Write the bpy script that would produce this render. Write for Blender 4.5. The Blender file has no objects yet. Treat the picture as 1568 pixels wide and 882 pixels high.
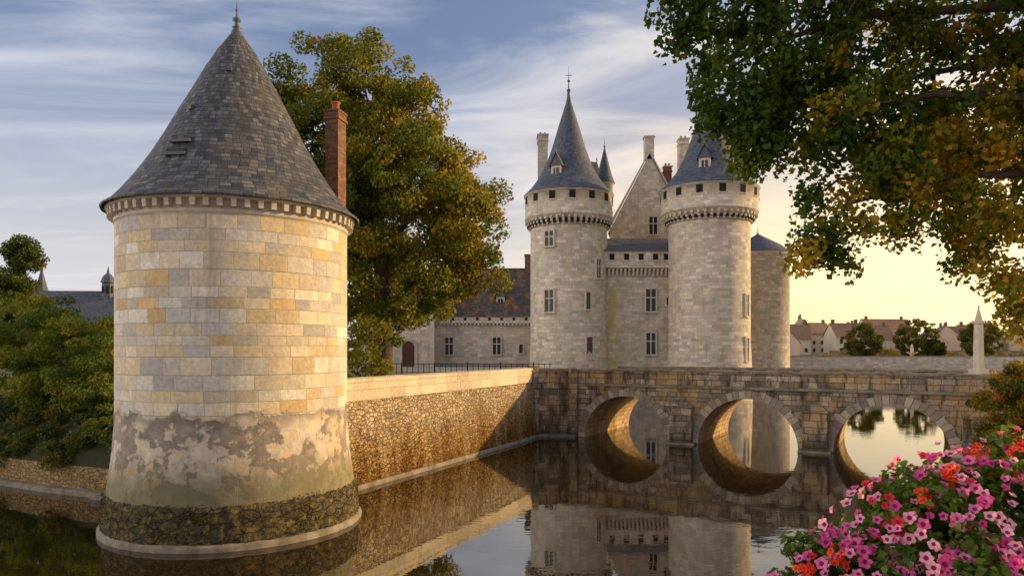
import bpy, math, random
import numpy as np
from mathutils import Vector, Matrix
random.seed(7); rng=np.random.default_rng(7)
scene=bpy.context.scene
R=math.radians
# ------------------------------------------------------------------ nodes
class NT:
    def __init__(s,nt): s.t=nt; s.l=nt.links
    def set(s,sock,v):
        if hasattr(v,'links') or isinstance(v,bpy.types.NodeSocket): s.l.new(v,sock)
        else:
            if isinstance(v,(tuple,list)) and len(v)==3 and sock.type=='RGBA': v=(*v,1)
            sock.default_value=v
    def n(s,typ,ins=None,**pr):
        nd=s.t.nodes.new(typ)
        for k,v in pr.items(): setattr(nd,k,v)
        for k,v in (ins or {}).items(): s.set(nd.inputs[k],v)
        return nd
    def m(s,op,a,b=None,c=None,clamp=False):
        nd=s.t.nodes.new('ShaderNodeMath'); nd.operation=op; nd.use_clamp=clamp
        s.set(nd.inputs[0],a)
        if b is not None: s.set(nd.inputs[1],b)
        if c is not None: s.set(nd.inputs[2],c)
        return nd.outputs[0]
    def mix(s,f,a,b,mode='MIX'):
        nd=s.t.nodes.new('ShaderNodeMix'); nd.data_type='RGBA'; nd.blend_type=mode
        s.set(nd.inputs[0],f); s.set(nd.inputs[6],a); s.set(nd.inputs[7],b); return nd.outputs[2]
    def ss(s,v,lo,hi,a=0.,b=1.):
        nd=s.t.nodes.new('ShaderNodeMapRange'); nd.interpolation_type='SMOOTHSTEP'
        for i,x in enumerate((v,lo,hi,a,b)): s.set(nd.inputs[i],x)
        return nd.outputs[0]
    def ramp(s,f,stops,interp='LINEAR'):
        nd=s.t.nodes.new('ShaderNodeValToRGB'); e=nd.color_ramp; e.interpolation=interp
        while len(e.elements)<len(stops): e.elements.new(0.5)
        for el,(p,c) in zip(e.elements,stops): el.position=p; el.color=(*c,1)
        s.set(nd.inputs[0],f); return nd.outputs[0]
    def noise(s,vec,scale,detail=4,rough=.55):
        nd=s.n('ShaderNodeTexNoise',{'Vector':vec,'Scale':scale,'Detail':detail,'Roughness':rough}); return nd.outputs[0]
    def xyz(s,x,y,z):
        return s.n('ShaderNodeCombineXYZ',{0:x,1:y,2:z}).outputs[0]
    def wn(s,vec):
        nd=s.n('ShaderNodeTexWhiteNoise',{'Vector':vec}); return nd.outputs[0]
def newmat(name):
    m=bpy.data.materials.new(name); m.use_nodes=True; t=NT(m.node_tree)
    b=m.node_tree.nodes['Principled BSDF']; b.inputs['Roughness'].default_value=.85
    b.inputs['Specular IOR Level'].default_value=.25
    return m,t,b
def masonry(name,bw,bh,cols,mortar=(.3,.27,.22),mw=.014,bump=.6,stain=.35,warp=.3,staincol=(.09,.075,.06),
            rough=.88,slate=False,extra=None,stz=1.0,fine=.25,interp='CONSTANT',dist=.03,wob=0.0,vw=0.0,lo=.78,hi=1.15):
    m,t,b=newmat(name)
    uv=t.n('ShaderNodeUVMap').outputs[0]; sp=t.n('ShaderNodeSeparateXYZ',{0:uv}); u,v=sp.outputs[0],sp.outputs[1]
    pos=t.n('ShaderNodeNewGeometry').outputs['Position']; pz=t.n('ShaderNodeSeparateXYZ',{0:pos}).outputs[2]
    if vw>0:   # irregular course heights
        v=t.m('ADD',v,t.m('MULTIPLY',t.m('SINE',t.m('MULTIPLY',v,5.1/(bh*3.1))),vw*bh))
        v=t.m('ADD',v,t.m('MULTIPLY',t.m('SINE',t.m('MULTIPLY',v,2.3/(bh*3.1))),vw*bh*1.3))
    if wob>0:
        u=t.m('ADD',u,t.m('MULTIPLY',t.m('SUBTRACT',t.noise(pos,2.2/bh*.35,2),.5),wob))
        v=t.m('ADD',v,t.m('MULTIPLY',t.m('SUBTRACT',t.noise(t.xyz(v,u,3.3),1.6/bh*.35,2),.5),wob))
    vv=t.m('DIVIDE',v,bh); row=t.m('FLOOR',vv); fv=t.m('FRACT',vv)
    ro=t.m('MULTIPLY',t.wn(t.xyz(row,3.7,1.1)),7.)
    u2=t.m('ADD',t.m('DIVIDE',u,bw),ro)
    if warp>0:
        u2=t.m('ADD',u2,t.m('MULTIPLY',t.noise(t.xyz(t.m('DIVIDE',u,bw*1.6),t.m('MULTIPLY',row,9.3),0.),1.,1),warp*3))
    col=t.m('FLOOR',u2); fu=t.m('FRACT',u2)
    du=t.m('MULTIPLY',t.m('MINIMUM',fu,t.m('SUBTRACT',1.,fu)),bw)
    dv=t.m('MULTIPLY',t.m('MINIMUM',fv,t.m('SUBTRACT',1.,fv)),bh)
    d=t.m('MINIMUM',du,dv)
    d=t.m('ADD',d,t.m('MULTIPLY',t.m('SUBTRACT',t.noise(pos,14,3),.5),mw*1.6))
    mask=t.ss(d,mw*.4,mw*1.5)
    rnd=t.wn(t.xyz(col,row,.5)); rnd2=t.wn(t.xyz(col,row,8.5))
    n=len(cols); c=t.ramp(rnd,[(i/n,cc) for i,cc in enumerate(cols)],interp)
    c=t.mix(1.,c,t.ramp(rnd2,[(0,(lo,)*3),(1,(hi,)*3)]),'MULTIPLY')
    nf=t.noise(pos,9,6,.65); nb=t.noise(pos,.55,5,.6)
    c=t.mix(1.,c,t.ramp(nf,[(.25,(1-fine,)*3),(.75,(1+fine*.6,)*3)]),'MULTIPLY')
    pit=t.noise(pos,23,3,.7); c=t.mix(t.m('MULTIPLY',t.ss(pit,.62,.72),fine*1.6),c,tuple(x*.45 for x in cols[0]))
    if slate: c=t.mix(t.m('MULTIPLY',t.ss(fv,.82,1.),.6),c,mortar)
    c=t.mix(t.m('SUBTRACT',1.,mask),c,mortar)
    st=t.noise(t.n('ShaderNodeMapping',{'Vector':pos,'Scale':(1,1,.35*stz)}).outputs[0],.9,7,.68)
    c=t.mix(t.m('MULTIPLY',t.ss(st,.5,.72),stain),c,staincol)
    hm=1.
    if extra:
        c,hm=extra(t,c,pos,pz,u,v)
    h=t.m('ADD',t.m('MULTIPLY',t.m('MULTIPLY',mask,hm),1. ),t.m('MULTIPLY',nf,.9))
    h=t.m('ADD',h,t.m('MULTIPLY',rnd2,t.m('MULTIPLY',.5,hm)))
    if slate: h=t.m('ADD',h,t.m('MULTIPLY',t.m('SUBTRACT',1.,fv),1.2))
    bp=t.n('ShaderNodeBump',{'Height':h,'Strength':bump,'Distance':dist})
    t.l.new(bp.outputs[0],b.inputs['Normal']); t.set(b.inputs['Base Color'],c)
    b.inputs['Roughness'].default_value=rough
    return m
def rubble(name,sx,sy,cols,mortar,extra=None,bump=1.,dist=.08,stain=.5,staincol=(.1,.08,.05),mw=.10):
    m,t,b=newmat(name); uv=t.n('ShaderNodeUVMap').outputs[0]; sp=t.n('ShaderNodeSeparateXYZ',{0:uv})
    pos=t.n('ShaderNodeNewGeometry').outputs['Position']; pz=t.n('ShaderNodeSeparateXYZ',{0:pos}).outputs[2]
    wv=t.m('MULTIPLY',t.m('SUBTRACT',t.noise(pos,6,3),.5),.5)
    P=t.xyz(t.m('ADD',t.m('DIVIDE',sp.outputs[0],sx),wv),t.m('ADD',t.m('DIVIDE',sp.outputs[1],sy),wv),0.)
    vo=t.n('ShaderNodeTexVoronoi',{'Vector':P,'Scale':1.,'Randomness':.75}); ve=t.n('ShaderNodeTexVoronoi',{'Vector':P,'Scale':1.,'Randomness':.75},feature='DISTANCE_TO_EDGE')
    r=t.n('ShaderNodeSeparateColor',{0:vo.outputs['Color']}); n=len(cols)
    c=t.ramp(r.outputs[0],[(i/n,cc) for i,cc in enumerate(cols)],'CONSTANT')
    nf=t.noise(pos,11,6,.65); c=t.mix(1.,c,t.ramp(nf,[(.25,(.6,.6,.6)),(.75,(1.3,1.3,1.3))]),'MULTIPLY')
    mask=t.ss(ve.outputs['Distance'],mw*.3,mw*1.4); c=t.mix(t.m('SUBTRACT',1.,mask),c,mortar)
    st=t.noise(pos,.9,7,.68); c=t.mix(t.m('MULTIPLY',t.ss(st,.48,.68),stain),c,staincol)
    if extra: c,_=extra(t,c,pos,pz,None,None)
    h=t.m('ADD',t.m('ADD',mask,t.m('MULTIPLY',nf,1.)),t.m('MULTIPLY',r.outputs[1],.5))
    bp=t.n('ShaderNodeBump',{'Height':h,'Strength':bump,'Distance':dist}); t.l.new(bp.outputs[0],b.inputs['Normal']); t.set(b.inputs['Base Color'],c)
    b.inputs['Roughness'].default_value=.92; return m
def plain(name,c1,c2=None,scale=3.,rough=.85,bump=.2,spec=.25,metal=0):
    m,t,b=newmat(name); pos=t.n('ShaderNodeNewGeometry').outputs['Position']
    n=t.noise(pos,scale,6,.6); c2=c2 or tuple(x*.7 for x in c1)
    t.set(b.inputs['Base Color'],t.ramp(n,[(.3,c1),(.7,c2)]))
    bp=t.n('ShaderNodeBump',{'Height':n,'Strength':bump,'Distance':.05}); t.l.new(bp.outputs[0],b.inputs['Normal'])
    b.inputs['Roughness'].default_value=rough; b.inputs['Specular IOR Level'].default_value=spec; b.inputs['Metallic'].default_value=metal
    return m
def leafmat(name,trans=.45,rough=.55):
    m,t,b=newmat(name)
    a=t.n('ShaderNodeAttribute',attribute_name='Col').outputs['Color']
    t.set(b.inputs['Base Color'],a); b.inputs['Roughness'].default_value=rough
    tr=t.n('ShaderNodeBsdfTranslucent',{'Color':t.mix(1.,a,(1.4,1.3,.6),'MULTIPLY')})
    mx=t.n('ShaderNodeMixShader',{0:trans}); t.l.new(b.outputs[0],mx.inputs[1]); t.l.new(tr.outputs[0],mx.inputs[2])
    t.l.new(mx.outputs[0],m.node_tree.nodes['Material Output'].inputs[0]); return m
# ------------------------------------------------------------------ mesh builder
def empty(name,loc=(0,0,0)):
    o=bpy.data.objects.new(name,None); scene.collection.objects.link(o); o.location=(0,0,0); return o
class MB:
    def __init__(s): s.v=[];s.f=[];s.uv=[];s.mi=[];s.sm=[]
    def face(s,pts,mat=0,uvs=None,smooth=False):
        i=len(s.v); s.v+= [tuple(p) for p in pts]
        if uvs is None:
            P=[Vector(p) for p in pts]; nn=Vector((0,0,0))
            for k in range(len(P)):
                a=P[k];b=P[(k+1)%len(P)]; nn+=a.cross(b)
            if nn.length>0: nn.normalize()
            if abs(nn.z)>.97: uvs=[(p.x,p.y) for p in P]
            else:
                tt=Vector((-nn.y,nn.x,0)).normalized(); bb=nn.cross(tt)
                if bb.z<0: bb=-bb
                if abs(nn.z)<.1: uvs=[(p.dot(tt),p.z) for p in P]
                else: uvs=[(p.dot(tt),p.dot(bb)) for p in P]
        s.f.append(list(range(i,i+len(pts)))); s.uv.append(uvs); s.mi.append(mat); s.sm.append(smooth)
    def box(s,c,size,rot=0,mat=0,taper=1.0,bottom=True):
        hx,hy,hz=size[0]/2,size[1]/2,size[2]/2; ca,sa=math.cos(rot),math.sin(rot)
        def P(x,y,z): return (c[0]+x*ca-y*sa,c[1]+x*sa+y*ca,c[2]+z)
        k=taper
        b=[P(-hx,-hy,-hz),P(hx,-hy,-hz),P(hx,hy,-hz),P(-hx,hy,-hz)]
        t=[P(-hx*k,-hy*k,hz),P(hx*k,-hy*k,hz),P(hx*k,hy*k,hz),P(-hx*k,hy*k,hz)]
        for i in range(4):
            j=(i+1)%4; s.face([b[i],b[j],t[j],t[i]],mat)
        s.face(t,mat)
        if bottom: s.face(b[::-1],mat)
    def revolve(s,cx,cy,prof,seg=96,mat=0,smooth=True,Ru=None,mats=None,jit=0.,vz=False):
        Ru=Ru or max(p[0] for p in prof); base=len(s.v); L=[0.]
        for a,b in zip(prof,prof[1:]): L.append(L[-1]+math.hypot(b[0]-a[0],b[1]-a[1]))
        for (r,z) in prof:
            for k in range(seg):
                a=math.pi/2+2*math.pi*k/seg; rr=r+random.uniform(-jit,jit)
                s.v.append((cx+rr*math.cos(a),cy+rr*math.sin(a),z+random.uniform(-jit,jit)))
        for i in range(len(prof)-1):
            v0=prof[i][1] if vz else L[i]; v1=prof[i+1][1] if vz else L[i+1]
            for k in range(seg):
                k2=(k+1)%seg; u0=2*math.pi*k/seg*Ru; u1=2*math.pi*(k+1)/seg*Ru
                s.f.append([base+i*seg+k,base+i*seg+k2,base+(i+1)*seg+k2,base+(i+1)*seg+k])
                s.uv.append([(u0,v0),(u1,v0),(u1,v1),(u0,v1)])
                s.mi.append(mats[i] if mats else mat); s.sm.append(smooth)
    def tube(s,pts,rad,seg=8,mat=0):
        base=len(s.v); P=[Vector(p) for p in pts]
        for i,p in enumerate(P):
            d=(P[min(i+1,len(P)-1)]-P[max(i-1,0)]).normalized()
            x=d.cross(Vector((.31,.95,.1))).normalized(); y=d.cross(x)
            for k in range(seg):
                a=2*math.pi*k/seg; s.v.append(tuple(p+(x*math.cos(a)+y*math.sin(a))*rad[i]))
        for i in range(len(P)-1):
            for k in range(seg):
                k2=(k+1)%seg; s.f.append([base+i*seg+k,base+i*seg+k2,base+(i+1)*seg+k2,base+(i+1)*seg+k])
                s.uv.append([(k/seg,i),((k+1)/seg,i),((k+1)/seg,i+1),(k/seg,i+1)]); s.mi.append(mat); s.sm.append(True)
    def build(s,name,mats,parent=None):
        me=bpy.data.meshes.new(name); me.from_pydata(s.v,[],s.f)
        for m in mats: me.materials.append(m)
        ul=me.uv_layers.new(name='UVMap'); flat=[c for f in s.uv for q in f for c in q]
        ul.data.foreach_set('uv',flat); me.polygons.foreach_set('material_index',s.mi); me.polygons.foreach_set('use_smooth',s.sm)
        me.update(); o=bpy.data.objects.new(name,me); scene.collection.objects.link(o)
        if parent: o.parent=parent
        return o
def slab(name,poly,z,zb,mt,ms,parent=None):
    b=MB(); b.face([(x,y,z) for x,y in poly],0)
    n=len(poly)
    for i in range(n):
        a=poly[i];c=poly[(i+1)%n]; b.face([(a[0],a[1],zb),(c[0],c[1],zb),(c[0],c[1],z),(a[0],a[1],z)],1)
    return b.build(name,[mt,ms],parent)
# ------------------------------------------------------------------ foliage
def quads_obj(name,V,C,mat,parent=None,k=4):
    n=len(V)//k; me=bpy.data.meshes.new(name)
    me.vertices.add(n*k); me.vertices.foreach_set('co',V.astype(np.float32).ravel())
    me.loops.add(n*k); me.loops.foreach_set('vertex_index',np.arange(n*k,dtype=np.int32))
    me.polygons.add(n); me.polygons.foreach_set('loop_start',np.arange(0,n*k,k,dtype=np.int32))
    try: me.polygons.foreach_set('loop_total',np.full(n,k,dtype=np.int32))
    except Exception: pass
    me.update(calc_edges=True)
    at=me.attributes.new('Col','FLOAT_COLOR','FACE'); cc=np.ones((n,4),np.float32); cc[:,:3]=C; at.data.foreach_set('color',cc.ravel())
    me.materials.append(mat); o=bpy.data.objects.new(name,me); scene.collection.objects.link(o)
    if parent: o.parent=parent
    return o
def unit(n):
    d=rng.normal(size=(n,3)); return d/np.linalg.norm(d,axis=1,keepdims=True)
def leaves(P,out,size,aspect=.62,upbias=.3):
    n=len(P); nr=unit(n)*1.0+out*.8+np.array([0,0,upbias]); nr/=np.linalg.norm(nr,axis=1,keepdims=True)
    t=np.cross(nr,unit(n)); t/=np.linalg.norm(t,axis=1,keepdims=True)+1e-9; b=np.cross(nr,t)
    s=(size*rng.uniform(.6,1.35,n))[:,None]
    V=np.empty((n,4,3)); V[:,0]=P-t*s*.5; V[:,1]=P+b*s*aspect*.5+nr*s*.12+t*s*.08; V[:,2]=P+t*s*.5-nr*s*.1; V[:,3]=P-b*s*aspect*.5+nr*s*.12+t*s*.08
    return V.reshape(-1,3)
def crown(name,blobs,nsub,subr,nleaf,size,pal,mat,parent,tintf=None,flat=.75,hang=0.,inner=.25,aspect=.66):
    B=np.array([b[:6] if len(b)>=6 else (b[0],b[1],b[2],b[3],b[3],b[3]) for b in blobs],float)
    w=(B[:,3]*B[:,4]+B[:,3]*B[:,5]); w/=w.sum(); ib=rng.choice(len(B),nsub,p=w)
    d=unit(nsub); rr=np.where(rng.random(nsub)<inner,rng.uniform(.2,.8,nsub),rng.uniform(.8,1.08,nsub))
    C=B[ib,:3]+d*B[ib,3:6]*rr[:,None]; sr=subr*rng.uniform(.55,1.3,nsub)
    li=rng.choice(nsub,nleaf,p=sr**2/np.sum(sr**2)); dl=unit(nleaf); rl=rng.uniform(.25,1.,nleaf)**.6
    off=dl*(sr[li]*rl)[:,None]; off[:,2]*=flat
    if hang: off[:,2]-=hang*rng.random(nleaf)**2*sr[li]
    P=C[li]+off; out=dl*.6+d[li]*.6
    V=leaves(P,out,size,aspect)
    tint=rng.normal(.5,.2,nsub)
    if tintf is not None: tint=tint+tintf(C)
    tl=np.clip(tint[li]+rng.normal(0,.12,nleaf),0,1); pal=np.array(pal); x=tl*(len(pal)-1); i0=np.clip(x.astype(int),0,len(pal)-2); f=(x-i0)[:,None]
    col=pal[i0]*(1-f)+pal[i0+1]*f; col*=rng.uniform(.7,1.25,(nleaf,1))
    return quads_obj(name,V,col,mat,parent),C
# ------------------------------------------------------------------ materials
CREAM=(.68,.57,.41);GREY=(.50,.46,.42);LG=(.60,.54,.46);OCH=(.66,.46,.22);OC2=(.66,.52,.31);WH=(.72,.66,.55)
def tower_extra(t,c,pos,pz,u,v):
    n1=t.noise(pos,1.3,6,.6); n2=t.noise(pos,4.5,5,.6)
    blot=t.noise(pos,2.6,7,.7); c=t.mix(t.ss(blot,.50,.70,0.,.45),c,(.36,.31,.25))
    blot2=t.noise(t.n('ShaderNodeMapping',{'Vector':pos,'Location':(5,3,1)}).outputs[0],1.1,6,.65); c=t.mix(t.ss(blot2,.5,.68,0.,.4),c,(.66,.52,.34))
    zz=t.m('ADD',pz,t.m('MULTIPLY',t.m('SUBTRACT',n1,.5),1.0)); zz=t.m('ADD',zz,t.m('MULTIPLY',t.m('SUBTRACT',n2,.5),.35))
    pl=t.ss(zz,3.28,3.38,1.,0.)
    n3=t.noise(pos,.8,6,.62)
    pc=t.ramp(n3,[(.40,(.66,.57,.45)),(.48,(.60,.51,.40)),(.505,(.26,.215,.175)),(.60,(.38,.32,.26)),(.66,(.54,.45,.34))])
    pc=t.mix(1.,pc,t.ramp(n2,[(.3,(.68,.68,.68)),(.7,(1.15,1.12,1.07))]),'MULTIPLY')
    pc=t.mix(t.ss(t.noise(pos,2.3,5),.56,.60),pc,(.62,.46,.29))
    pc=t.mix(t.ss(zz,1.3,2.5,.85,0.),pc,(.17,.15,.075))
    edge=t.m('MULTIPLY',t.ss(zz,3.0,3.3,0.,.6),t.ss(zz,3.3,3.45,1.,0.)); pc=t.mix(edge,pc,(.17,.14,.11))
    c=t.mix(pl,c,pc)
    sk=t.noise(t.n('ShaderNodeMapping',{'Vector':pos,'Scale':(3.5,3.5,.25)}).outputs[0],1.,5,.6)
    c=t.mix(t.m('MULTIPLY',t.ss(sk,.55,.75),.4),c,(.24,.20,.16))
    return c,t.m('SUBTRACT',1.,t.m('MULTIPLY',pl,.85))
M_tower=masonry('ashlar_tower',.66,.335,[CREAM,LG,OC2,GREY,CREAM,LG,CREAM,WH,GREY,OCH,OC2,LG,CREAM,WH,OC2],mortar=(.46,.39,.29),mw=.008,bump=.6,stain=.4,warp=.35,staincol=(.34,.28,.20),extra=tower_extra,vw=.16,lo=.84,fine=.32)
def moss_extra(lo,hi,mc=(.07,.055,.02),amt=.85,bright=(.17,.13,.03)):
    def f(t,c,pos,pz,u,v):
        n=t.noise(pos,1.6,6,.65); zz=t.m('ADD',pz,t.m('MULTIPLY',t.m('SUBTRACT',n,.5),2.0))
        k=t.m('MULTIPLY',t.ss(zz,lo,hi,1.,0.),amt)
        mm=t.mix(t.ss(t.noise(pos,7,4),.45,.65),mc,bright)
        return t.mix(k,c,mm),1.
    return f
M_base=rubble('rubble_base',.42,.24,[(.24,.20,.15),(.17,.14,.11),(.28,.235,.18),(.13,.11,.085),(.20,.17,.13)],(.10,.083,.06),extra=moss_extra(.9,1.9,(.06,.048,.02),.85,(.20,.145,.035)),mw=.045,stain=.7,staincol=(.07,.06,.035))
M_ledge=plain('ledge_stone',(.34,.28,.21),(.13,.105,.07),2.5,.8,.6)
M_slate=masonry('slate_roof',.19,.14,[(.11,.112,.12),(.075,.08,.09),(.15,.142,.14),(.09,.088,.09)],mortar=(.035,.035,.04),mw=.008,bump=.6,stain=.55,staincol=(.17,.135,.065),slate=True,warp=.1,rough=.6,fine=.4,wob=.02,lo=.65,hi=1.3)
M_slate2=masonry('slate_castle',.30,.22,[(.095,.11,.14),(.075,.085,.11),(.115,.125,.155)],mortar=(.04,.045,.055),mw=.01,bump=.3,stain=.25,staincol=(.10,.09,.08),slate=True,warp=.1,rough=.55)
M_slate_moss_sun=masonry('slate_moss_sun',.30,.22,[(.11,.10,.10),(.08,.075,.08),(.15,.11,.07)],mortar=(.035,.03,.03),mw=.01,bump=.3,stain=1.,staincol=(.42,.19,.03),slate=True,warp=.1,rough=.7)  # moss on the west wing roof, painted sunlight on the keep's right slope
def lich(t,c,pos,pz,u,v):
    n=t.noise(t.n('ShaderNodeMapping',{'Vector':pos,'Scale':(1.2,1.2,.12)}).outputs[0],1.,6,.62)
    c=t.mix(t.ss(n,.56,.70,0.,.5),c,(.46,.38,.16))
    d=t.noise(t.n('ShaderNodeMapping',{'Vector':pos,'Scale':(1.8,1.8,.15),'Location':(9,2,4)}).outputs[0],1.,6,.65)
    return t.mix(t.ss(d,.56,.74,0.,.5),c,(.26,.215,.17)),1.
M_castle=masonry('castle_limestone',.66,.32,[(.60,.52,.42),(.52,.46,.38),(.66,.575,.465),(.55,.48,.40),(.62,.52,.39)],mortar=(.44,.38,.31),mw=.013,bump=.45,stain=.6,staincol=(.35,.28,.21),fine=.32,vw=.1,lo=.8,hi=1.18,extra=lich)
def yel(t,c,pos,pz,u,v):
    px=t.n('ShaderNodeSeparateXYZ',{0:pos}).outputs[0]
    k=t.m('MULTIPLY',t.ss(t.m('ABSOLUTE',t.m('SUBTRACT',px,9.9)),.1,2.6,1.,0.),t.ss(pz,9.5,13.,1.,0.))
    k=t.m('MULTIPLY',k,t.ss(t.noise(t.n('ShaderNodeMapping',{'Vector':pos,'Scale':(1.6,1,.22)}).outputs[0],1.4,6,.65),.36,.62,0,.85))
    c,_=lich(t,c,pos,pz,u,v)
    return t.mix(k,c,(.42,.33,.07)),1.
M_castle2=masonry('castle_limestone_lichen',.66,.32,[(.56,.48,.39),(.49,.43,.35),(.60,.52,.43),(.52,.45,.36)],mortar=(.40,.34,.28),mw=.013,bump=.45,stain=.6,staincol=(.31,.245,.18),fine=.32,extra=yel)
M_trim=plain('stone_trim',(.60,.53,.43),(.44,.38,.30),2.,.85,.4)
def gold(t,c,pos,pz,u,v):
    n=t.noise(pos,.45,4,.6); c=t.mix(t.m('MULTIPLY',t.ss(n,.48,.62),.55),c,(.50,.31,.13))
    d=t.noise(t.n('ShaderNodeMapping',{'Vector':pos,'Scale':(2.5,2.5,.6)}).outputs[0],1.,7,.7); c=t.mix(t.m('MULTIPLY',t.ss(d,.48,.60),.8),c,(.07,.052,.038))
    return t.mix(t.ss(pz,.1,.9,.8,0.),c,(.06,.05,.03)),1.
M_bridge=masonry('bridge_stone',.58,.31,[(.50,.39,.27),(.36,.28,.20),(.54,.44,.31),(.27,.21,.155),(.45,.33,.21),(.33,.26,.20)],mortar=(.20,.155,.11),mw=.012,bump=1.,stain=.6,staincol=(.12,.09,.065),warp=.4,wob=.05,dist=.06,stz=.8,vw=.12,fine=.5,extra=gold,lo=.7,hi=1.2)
M_barrel=masonry('arch_barrel_stone',.45,.30,[(.58,.38,.20),(.48,.31,.16),(.62,.43,.24)],mortar=(.26,.18,.10),mw=.012,bump=.8,stain=.7,staincol=(.16,.09,.04),warp=.4,dist=.05,wob=.04)
M_vous=masonry('voussoir_stone',.30,2.,[(.46,.38,.28),(.34,.28,.21),(.50,.42,.32),(.30,.24,.18)],mortar=(.12,.10,.07),mw=.012,bump=.6,stain=.8,staincol=(.10,.08,.06),warp=.1)
M_wall=rubble('quay_rubble',.24,.14,[(.58,.43,.26),(.50,.37,.22),(.62,.48,.31),(.44,.32,.19)],(.34,.25,.15),extra=moss_extra(1.0,2.4,(.26,.15,.04),.6,(.44,.26,.07)),stain=.55,staincol=(.22,.14,.06),mw=.07)
M_parapet=masonry('parapet_stone',1.1,.45,[(.68,.56,.39),(.62,.51,.35),(.71,.60,.43)],mortar=(.36,.29,.2),mw=.009,bump=.5,stain=.5,staincol=(.34,.24,.13),fine=.35)
M_brick=masonry('chimney_brick',.22,.075,[(.24,.10,.06),(.18,.08,.05),(.28,.125,.07),(.16,.08,.06)],mortar=(.22,.17,.13),mw=.006,bump=.6,stain=.6,warp=.0)
M_glass,_t,_b=newmat('window_glass'); _b.inputs['Base Color'].default_value=(.025,.03,.035,1); _b.inputs['Roughness'].default_value=.15
M_dark=plain('dark_opening',(.02,.018,.015),(.015,.014,.012),1.,.95,0)
M_door=plain('door_wood',(.12,.045,.03),(.07,.03,.02),4.,.7)
M_iron=plain('wrought_iron',(.05,.05,.05),(.03,.03,.03),5.,.5,.1,.4)
M_lead=plain('lead_flashing',(.10,.105,.115),(.07,.07,.08),3.,.5,.1,.4)
M_terra=plain('terracotta_pot',(.50,.16,.06),(.35,.11,.05),6.,.7)
M_bark=plain('bark',(.11,.08,.055),(.05,.04,.03),6.,.95,1.)
M_grass=plain('grass_ground',(.12,.12,.04),(.18,.14,.06),.8,.95,.6)
M_earth=plain('earth_bank',(.045,.045,.016),(.025,.025,.010),1.7,.95,1.)
M_gravel=plain('gravel_path',(.42,.36,.27),(.32,.27,.2),1.2,.95,.5)
M_bed=plain('riverbed_soil',(.06,.05,.03),(.04,.035,.02),.4,.95,.2)
M_render=plain('house_render',(.60,.52,.40),(.50,.42,.32),.3,.9)
M_render2=plain('house_render_pink',(.56,.42,.30),(.48,.37,.28),.3,.9)
M_tile=plain('roof_tile',(.28,.15,.095),(.19,.125,.09),.6,.85)
M_leaf=leafmat('leaf_material'); M_leafdark=leafmat('leaf_backlit',.55)
M_petal=leafmat('petal_material',.45,.5)
# ------------------------------------------------------------------ windows etc
def local(px,py,az):
    n=Vector((math.cos(az),math.sin(az),0)); t=Vector((-math.sin(az),math.cos(az),0))
    return Vector((px,py,0)),n,t
def obox(mb,o,n,t,cn,ct,cz,sn,st,sz,mat):
    c=o+n*cn+t*ct; mb.box((c.x,c.y,cz),(sn,st,sz),math.atan2(n.y,n.x),mat)
def window(mb,px,py,az,z,w,h,mull=True,mf=0,mg=1):
    o,n,t=local(px,py,az); f=.16
    obox(mb,o,n,t,0.0,0,z,.10,w,h,mg)
    for sgn in(-1,1): obox(mb,o,n,t,.02,sgn*(w/2+f/2),z,.26,f,h,mf)
    obox(mb,o,n,t,.025,0,z+h/2+f/2,.27,w+2*f,f,mf); obox(mb,o,n,t,.06,0,z-h/2-f/2,.34,w+2.6*f,f,mf)
    if mull:
        obox(mb,o,n,t,.02,0,z,.2,.11,h,mf)
        obox(mb,o,n,t,.018,0,z+h*.12,.18,w,.11,mf)
        for k in (-1,1):
            for zz in (-.33,-.12,.33): obox(mb,o,n,t,.0,k*w/4,z+h*zz,.13,w/2,.025,mg)
# ================================================================== ROUND TOWER (foreground)
TX,TY=-8.12,21.2
rt=empty('round_tower')
b=MB(); zs=[1.05,1.3,1.6,2.0,2.4,2.9,3.4,4.5,6,7.5,8.45]
rr=lambda z: 3.17 if z>3.2 else 3.17+.22*((3.2-z)/2.2)**1.5
b.revolve(TX,TY,[(rr(z),z) for z in zs],160,0,vz=True,Ru=3.17)
b.build('tower_wall',[M_tower],rt)
b=MB(); b.revolve(TX,TY,[(3.52,-1),(3.50,.2),(3.50,.35),(3.49,.5),(3.47,.65),(3.46,.8),(3.43,.95),(3.40,1.08),(3.32,1.13),(3.2,1.16)],260,0,jit=.024,vz=True,Ru=3.4); b.build('rubble_footing',[M_base],rt)
b=MB(); b.revolve(TX,TY,[(3.50,.17),(3.57,.15),(3.60,.10),(3.60,-.5)],160,0,jit=.012); b.build('waterline_ledge',[M_ledge],rt)
b=MB(); b.revolve(TX,TY,[(3.17,8.45),(3.20,8.46),(3.20,8.56),(3.17,8.57),(3.17,8.80),(3.36,8.80),(3.40,8.83),(3.40,8.90),(3.2,8.93)],120,0,vz=True)
for k in range(64):
    a=2*math.pi*(k+.5)/64; o,n,t=local(TX,TY,a)
    obox(b,o,n,t,3.24,0,8.70,.22,.13+random.uniform(-.01,.01),.20,0); obox(b,o,n,t,3.30,0,8.745,.12,.13,.11,0)
b.build('eave_corbels',[M_trim],rt)
b=MB(); prof=[(3.5,8.84),(3.53,8.88),(3.53,8.90),(3.34,9.02),(3.02,9.38),(2.68,9.86),(2.30,10.45),(1.94,11.1),(1.58,11.8),(1.24,12.45),(.90,13.1),(.56,13.7),(.28,14.1),(.18,14.25)]
b.revolve(TX,TY,prof,140,0,jit=.008,Ru=2.2); b.build('slate_cone',[M_slate],rt)
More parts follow.
